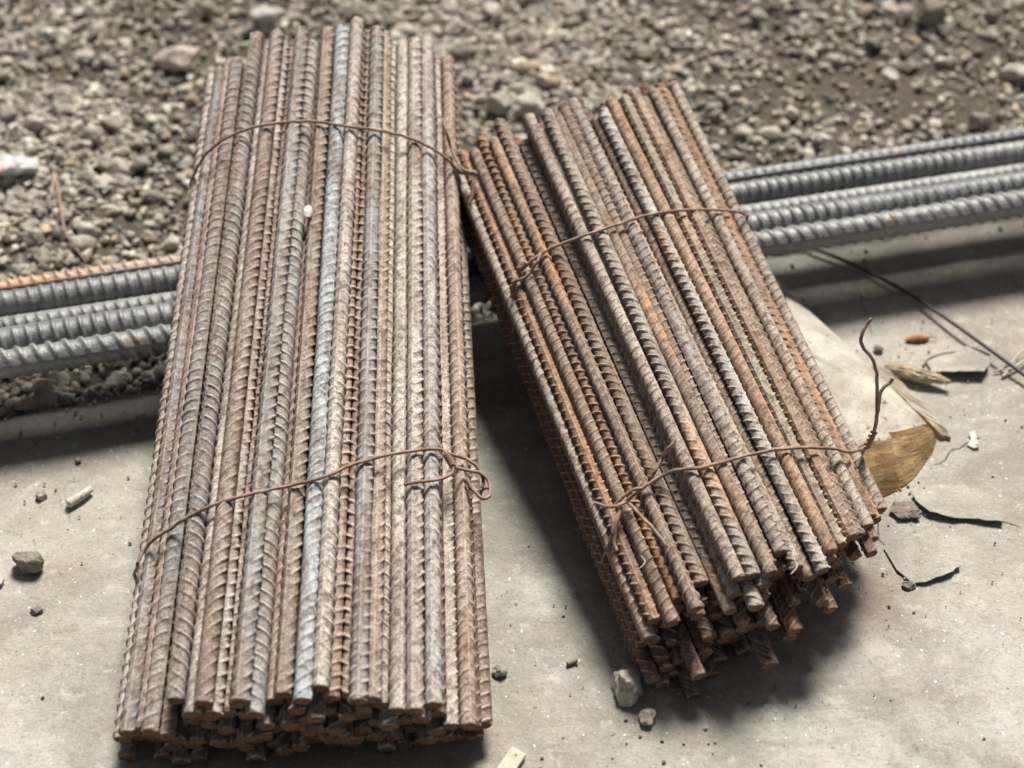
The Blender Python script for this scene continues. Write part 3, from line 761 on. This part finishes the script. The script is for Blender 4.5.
# timber offcut with cement crust
def timber():
    TZ = .034
    topf = [(840, 452), (858, 447), (872, 441), (884, 441), (891, 438), (887, 433), (897, 431), (910, 428), (920, 425), (926, 424)]
    topr = [(915, 414), (895, 394), (870, 370), (845, 346), (825, 327), (805, 309), (788, 294), (768, 276)]
    topl = [(700, 300), (730, 340), (780, 400)]
    botf = [(835, 512), (858, 506), (878, 499), (888, 496), (897, 491), (906, 484), (916, 475), (926, 463), (933, 452), (937, 441)]
    botr = [(926, 424), (905, 403), (880, 378), (855, 354), (834, 334), (814, 316), (796, 300), (776, 282)]
    T = [at(x, y, TZ-.012*max(0, min(1, (x-872)/54))) for x, y in topf]+[at(x, y, .022) for x, y in topr]+[at(x, y, TZ) for x, y in topl]; B = [at(x, y, .0005) for x, y in botf+botr]+[at(x, y+14, .0005) for x, y in topl]
    n = len(T); nf = len(topf); rings = 10; V, F, fm = [], [], []
    for k in range(rings+1):
        t = k/rings
        for i in range(n):
            p = T[i].lerp(B[i], t)
            bulge = math.sin(t*PI)*(.004 if i < nf else .003)
            d = (B[i]-T[i]); d.z = 0
            if d.length > 1e-6: p += d.normalized()*bulge*.6
            p += Vector((noise.noise(p*60), noise.noise(p*60+Vector((9, 0, 0))), 0))*.0016
            V.append(p)
    for k in range(rings):
        for i in range(n):
            F.append((k*n+i, (k+1)*n+i, (k+1)*n+(i+1) % n, k*n+(i+1) % n)); fm.append(1 if (i < nf+0 and k >= 0) else 0)
    c = sum(T, Vector())/n; base = len(V); rg = [.97, .93, .87, .8, .7, .6, .48, .35, .2]
    for q in rg:
        for i in range(n):
            p = c.lerp(T[i], q); p.z += .0120*(1-q*q)+.0012*noise.noise(p*70)+.0006*noise.noise(p*200); V.append(p)
    prev = 0
    for k in range(len(rg)):
        cur = base+k*n
        for i in range(n): F.append((prev+i, prev+(i+1) % n, cur+(i+1) % n, cur+i)); fm.append(0)
        prev = cur
    V.append(c+Vector((0, 0, .0120))); 
    for i in range(n): F.append((prev+i, prev+(i+1) % n, len(V)-1)); fm.append(0)
    t = NT('sawn_timber'); v = t.tc.outputs['Object']
    mp = t.n.new('ShaderNodeMapping'); t.lk(v, mp.inputs[0]); mp.inputs['Rotation'].default_value = (.5, 0, -.55)
    vs = t.vmath('MULTIPLY', mp.outputs[0], (.22, 1.6, 1.6)); n1 = t.noise(vs, 110, 5, .7, 1.2); n2 = t.noise(mp.outputs[0], 20, 3); n3 = t.noise(vs, 420, 3)
    cc = t.mix(t.ramp(n1, [(.35, 0), (.62, 1)]), (.24, .135, .055), (.56, .39, .20)); cc = t.mix(t.ramp(n2, [(.45, 0), (.7, .8)]), cc, (.25, .13, .04))
    cc = t.mix(t.ramp(t.noise(v, 300, 2), [(.62, 0), (.70, .8)]), cc, (.06, .04, .02)); cc = t.mix(t.ramp(n3, [(.5, 0), (.7, .35)]), cc, (.10, .06, .03))
    mw = t.done(cc, .75, t.bump(n1, .5, .0012), .3)
    M_CR = cement_mat('cement_crust', (.33, .30, .25), (.53, .49, .42))
    o = mesh_obj('timber_offcut', V, F, None, mats=[M_CR, mw], fmat=fm, smooth=False)
    tag(o, 'cement-crusted timber offcut with an oblique golden brown end, lying beside the narrower bundle', 'timber')
timber()
def wood_mat(name, a, b):
    t = NT(name); v = t.tc.outputs['Object']; mp = t.n.new('ShaderNodeMapping'); t.lk(v, mp.inputs[0]); mp.inputs['Rotation'].default_value = (0, 0, .75)
    vs = t.vmath('MULTIPLY', mp.outputs[0], (.12, 1.5, 1)); n1 = t.noise(vs, 260, 4, .7)
    return t.done(t.mix(t.ramp(n1, [(.35, 0), (.6, 1)]), a, b), .9, t.bump(n1, .7, .0012), .2)
plate('wooden_lath', jag([(872, 366, .008), (884, 366, .008), (904, 384, .008), (929, 408, .007), (947, 430, .005), (951, 438, .003), (941, 434, .005), (930, 423, .007), (905, 399, .008), (880, 376, .008)], 4, .8, 5), 0, .007,
      wood_mat('weathered_wood', (.15, .12, .09), (.42, .37, .30)), 'weathered splintered lath along the right side of the timber offcut', 'wooden strip')

# straw husk
def husk():
    M = cement_mat('straw', (.50, .42, .28), (.66, .58, .42)); rr = random.Random(3); paths = []
    a, b = at(886, 368, .006), at(949, 383, .006); ax = b-a; sd = ax.cross(Vector((0, 0, 1))).normalized()
    for k in range(240):
        s0 = rr.uniform(-.04, .35); s1 = rr.uniform(.6, 1.02); q = rr.uniform(0, 2*PI); rad = .0058*math.sqrt(rr.random()); pts = []
        for j in range(6):
            t = s0+(s1-s0)*j/5; env = math.sin(PI*min(1, max(0, t*.86+.1)))**.6
            p = a+ax*t+sd*(math.cos(q)*rad*env)+Vector((0, 0, math.sin(q)*rad*env*.9+.001))+Vector((rr.uniform(-1, 1), rr.uniform(-1, 1), rr.uniform(-1, 1)))*.0007
            pts.append(p)
        paths.append(spline(pts, 3))
    o = tubes('straw_husk', paths, .00055, M, seg=4); tag(o, 'pale fibrous straw husk lying on the slab behind the wooden lath', 'husk')
husk()
# dry leaf
V, F = [], []
a, b = at(905, 338, .003), at(931, 336, .003); sd = (b-a).cross(Vector((0, 0, 1))).normalized()
for i in range(11):
    t = i/10; wv = .0042*math.sin(PI*t)**.7+.0002
    for j in range(7):
        s_ = (j-3)/3; p = a.lerp(b, t)+sd*s_*wv; p.z = .001+.0045*math.sin(PI*t)*(1-.8*s_*s_)+.0006*math.sin(t*19+j); V.append(p)
for i in range(10):
    for j in range(6): k = i*7+j; F.append((k, k+1, k+8, k+7))
lf = mesh_obj('dry_leaf', V, F, cement_mat('dry_leaf', (.36, .17, .08), (.50, .27, .14))); m = lf.modifiers.new('s', 'SOLIDIFY'); m.thickness = .0004
tag(lf, 'small curled orange brown dry leaf on the slab under the shadow band', 'leaf')
st_ = tubes('leaf_stalk', [spline([b, at(934, 337, .002), at(937, 339, .001)], 4)], .0005, M_WIRE, lf, 6)

def strand(name, pts, r_, mat, label, cat, per=8, taper=None, parent=None):
    o = tubes(name, [spline([at(x, y, z) for x, y, z in pts], per)], r_, mat, None, 8, taper); tag(o, label, cat); return o
def plain(name, c, rough=.6, spec=.4):
    t = NT(name); v, oi = t.objvec(); n1 = t.noise(v, 150, 3)
    return t.done(t.mix(n1, tuple(x*.7 for x in c), tuple(min(1, x*1.25) for x in c)), rough, t.bump(n1, .3, .0004), spec)
M_BLACK = plain('black_wire', (.045, .047, .05), .5)
M_TWIG = plain('twig', (.24, .20, .155), .85, .2)
M_STRAW = plain('straw_stalk', (.50, .44, .34), .8, .2)
strand('black_cable', [(780, 236, .006), (815, 249, .005), (850, 263, .004), (892, 284, .0045), (925, 304, .006), (960, 328, .008), (1000, 357, .008), (1040, 386, .006), (1120, 440, .003)], .0017, M_BLACK,
       'thin black cable running from the long bars to the right border', 'cable')
strand('twig', [(923, 366, .001), (928, 359, .002), (940, 354, .003), (952, 352, .0035), (961, 352, .002)], .0008, M_TWIG, 'thin dark bent twig between the dry leaf and the straw husk', 'twig', 6, lambda t: 1.1-.6*t)
strand('straw_stalk', [(994, 372, .001), (1008, 366, .004), (1018, 355, .006), (1030, 344, .007)], .0009, M_STRAW, 'longer straw stalk crossing under the black cable at the right border', 'straw')
strand('straw_stalk', [(1002, 377, .001), (1012, 369, .003), (1022, 362, .004), (1034, 352, .005)], .0013, M_STRAW, 'shorter thicker straw stalk at the right border', 'straw')
strand('straw_stalk', [(567, 664, .0012), (572, 662, .0014), (577, 660, .0012)], .0016, M_TWIG, 'short brown stub lying between the two bundles near the front', 'straw', 4)
strand('chalky_stick', [(68, 504, .003), (76, 499, .0035), (84, 494, .0035), (91, 489, .003)], .0036, M_CEM, 'short chalky stick on the slab at the left below the shadow', 'stick', 4, lambda t: 1.0-.25*t)
strand('twig', [(54, 172, .012), (58, 190, .016), (62, 215, .016), (66, 232, .014), (76, 248, .012), (86, 262, .010)], .0011, plain('pale_twig', (.36, .27, .20), .85, .2), 'thin reddish brown twig lying in the gravel at the left', 'twig', 6, lambda t: 1.2-.6*t)
strand('twig', [(54, 176, .014), (52, 190, .013), (48, 200, .012), (40, 206, .010)], .0008, M_STRAW, 'short pale side twig curving over the gravel at the left', 'twig', 6, lambda t: 1.1-.6*t)

o = rock('white_fleck', 309, 213, 9, (.75, .74, .70), 'tiny white fleck stuck on top of the wide bundle near its upper tie', 'fleck', 23, .5, 1.6, 8, .3, 2)
o.location = b1.hit(309, 213, .0006)
def thread(B, pts, label):
    o = tubes('loose_thread', [spline([B.hit(x, y, h) if h < .02 else B.over(x, y, h) for x, y, h in pts], 6)], .00035, plain('pale_thread_'+str(len(D.materials)), (.55, .52, .46), .8, .2), None, 5); tag(o, label, 'thread')
thread(b2, [(629, 580, .003), (633, 571, .005), (640, 568, .006), (645, 562, .005), (641, 556, .003)], 'pale curled thread on the left flank of the narrower bundle')
thread(b2, [(795, 545, .003), (793, 556, .006), (797, 566, .008), (791, 574, .01)], 'wispy thread hanging among the cut ends of the narrower bundle')
# crumpled packet in the gravel
def packet():
    V, F = [], []; c = at(14, 166, .018); nx, ny = 26, 14
    for side in (0, 1):
        for j in range(ny+1):
            for i in range(nx+1):
                u, v = i/nx*2-1, j/ny*2-1; e = max(0, 1-abs(u)**3)**.5*max(0, 1-abs(v)**3)**.5
                p = Vector((c.x+u*.023, c.y+v*.013*(1-.25*u), c.z+(.006 if side == 0 else -.003)*e))
                p += Vector((0, 0, 1))*(.004*noise.noise(Vector((u*2.3, v*2.3, 5)))+.002*noise.noise(Vector((u*6, v*6, 1)))); V.append(p)
    m = (nx+1)*(ny+1)
    for side in (0, 1):
        for j in range(ny):
            for i in range(nx):
                k = side*m+j*(nx+1)+i; f = (k, k+1, k+nx+2, k+nx+1); F.append(f if side == 0 else f[::-1])
    t = NT('printed_film'); v = t.tc.outputs['Object']
    cc = t.mix(t.ramp(t.noise(v, 60, 2), [(.56, 0), (.60, .6)]), (.56, .53, .52), (.16, .20, .42))
    cc = t.mix(t.ramp(t.noise(t.vmath('ADD', v, (2.0, 1.0, 0.0)), 55, 2), [(.60, 0), (.64, .7)]), cc, (.62, .30, .28))
    o = mesh_obj('crumpled_packet', V, F, t.done(cc, .4, None, .5)); tag(o, 'crumpled white packet with red and blue print in the gravel at the left border', 'packet')
packet()

# ------------------------------------------------------------------ camera, light, world
cam = D.cameras.new('camera'); co = D.objects.new('camera', cam); COL.objects.link(co); S.camera = co
co.location = CP; co.rotation_euler = (PI/2-PITCH, 0, 0); cam.sensor_width = 36; cam.lens = FPX/1024*36; cam.clip_start = .05; cam.clip_end = 100
cam.dof.use_dof = True; cam.dof.focus_distance = 1.05; cam.dof.aperture_fstop = 4.3
w = D.worlds.new('World'); S.world = w; w.use_nodes = True; nt = w.node_tree; bg = nt.nodes['Background']
sky = nt.nodes.new('ShaderNodeTexSky'); sky.sky_type = 'NISHITA'; sky.sun_disc = False
SUN = Vector((.24, 1.0, 0)).normalized(); EL = math.radians(57)
az = math.atan2(SUN.x, SUN.y); sky.sun_elevation = EL; sky.sun_rotation = az; sky.dust_density = 3
hs = nt.nodes.new('ShaderNodeHueSaturation'); hs.inputs['Saturation'].default_value = .35   # thin white cloud
nt.links.new(sky.outputs[0], hs.inputs['Color']); nt.links.new(hs.outputs[0], bg.inputs[0]); bg.inputs[1].default_value = .034
sl = D.lights.new('sun', 'SUN'); sl.energy = 5.0; sl.angle = math.radians(17); sl.color = (1, .955, .88)
so = D.objects.new('sun', sl); COL.objects.link(so)
dirv = Vector((SUN.x*math.cos(EL), SUN.y*math.cos(EL), math.sin(EL))); so.rotation_euler = dirv.to_track_quat('Z', 'Y').to_euler()
so.location = dirv*5
S.view_settings.view_transform = 'Standard'; S.view_settings.look = 'None'; S.view_settings.exposure = .46; S.view_settings.gamma = 1
S.render.engine = 'CYCLES'; S.cycles.use_denoising = True
S.render.resolution_x = 1024; S.render.resolution_y = 768
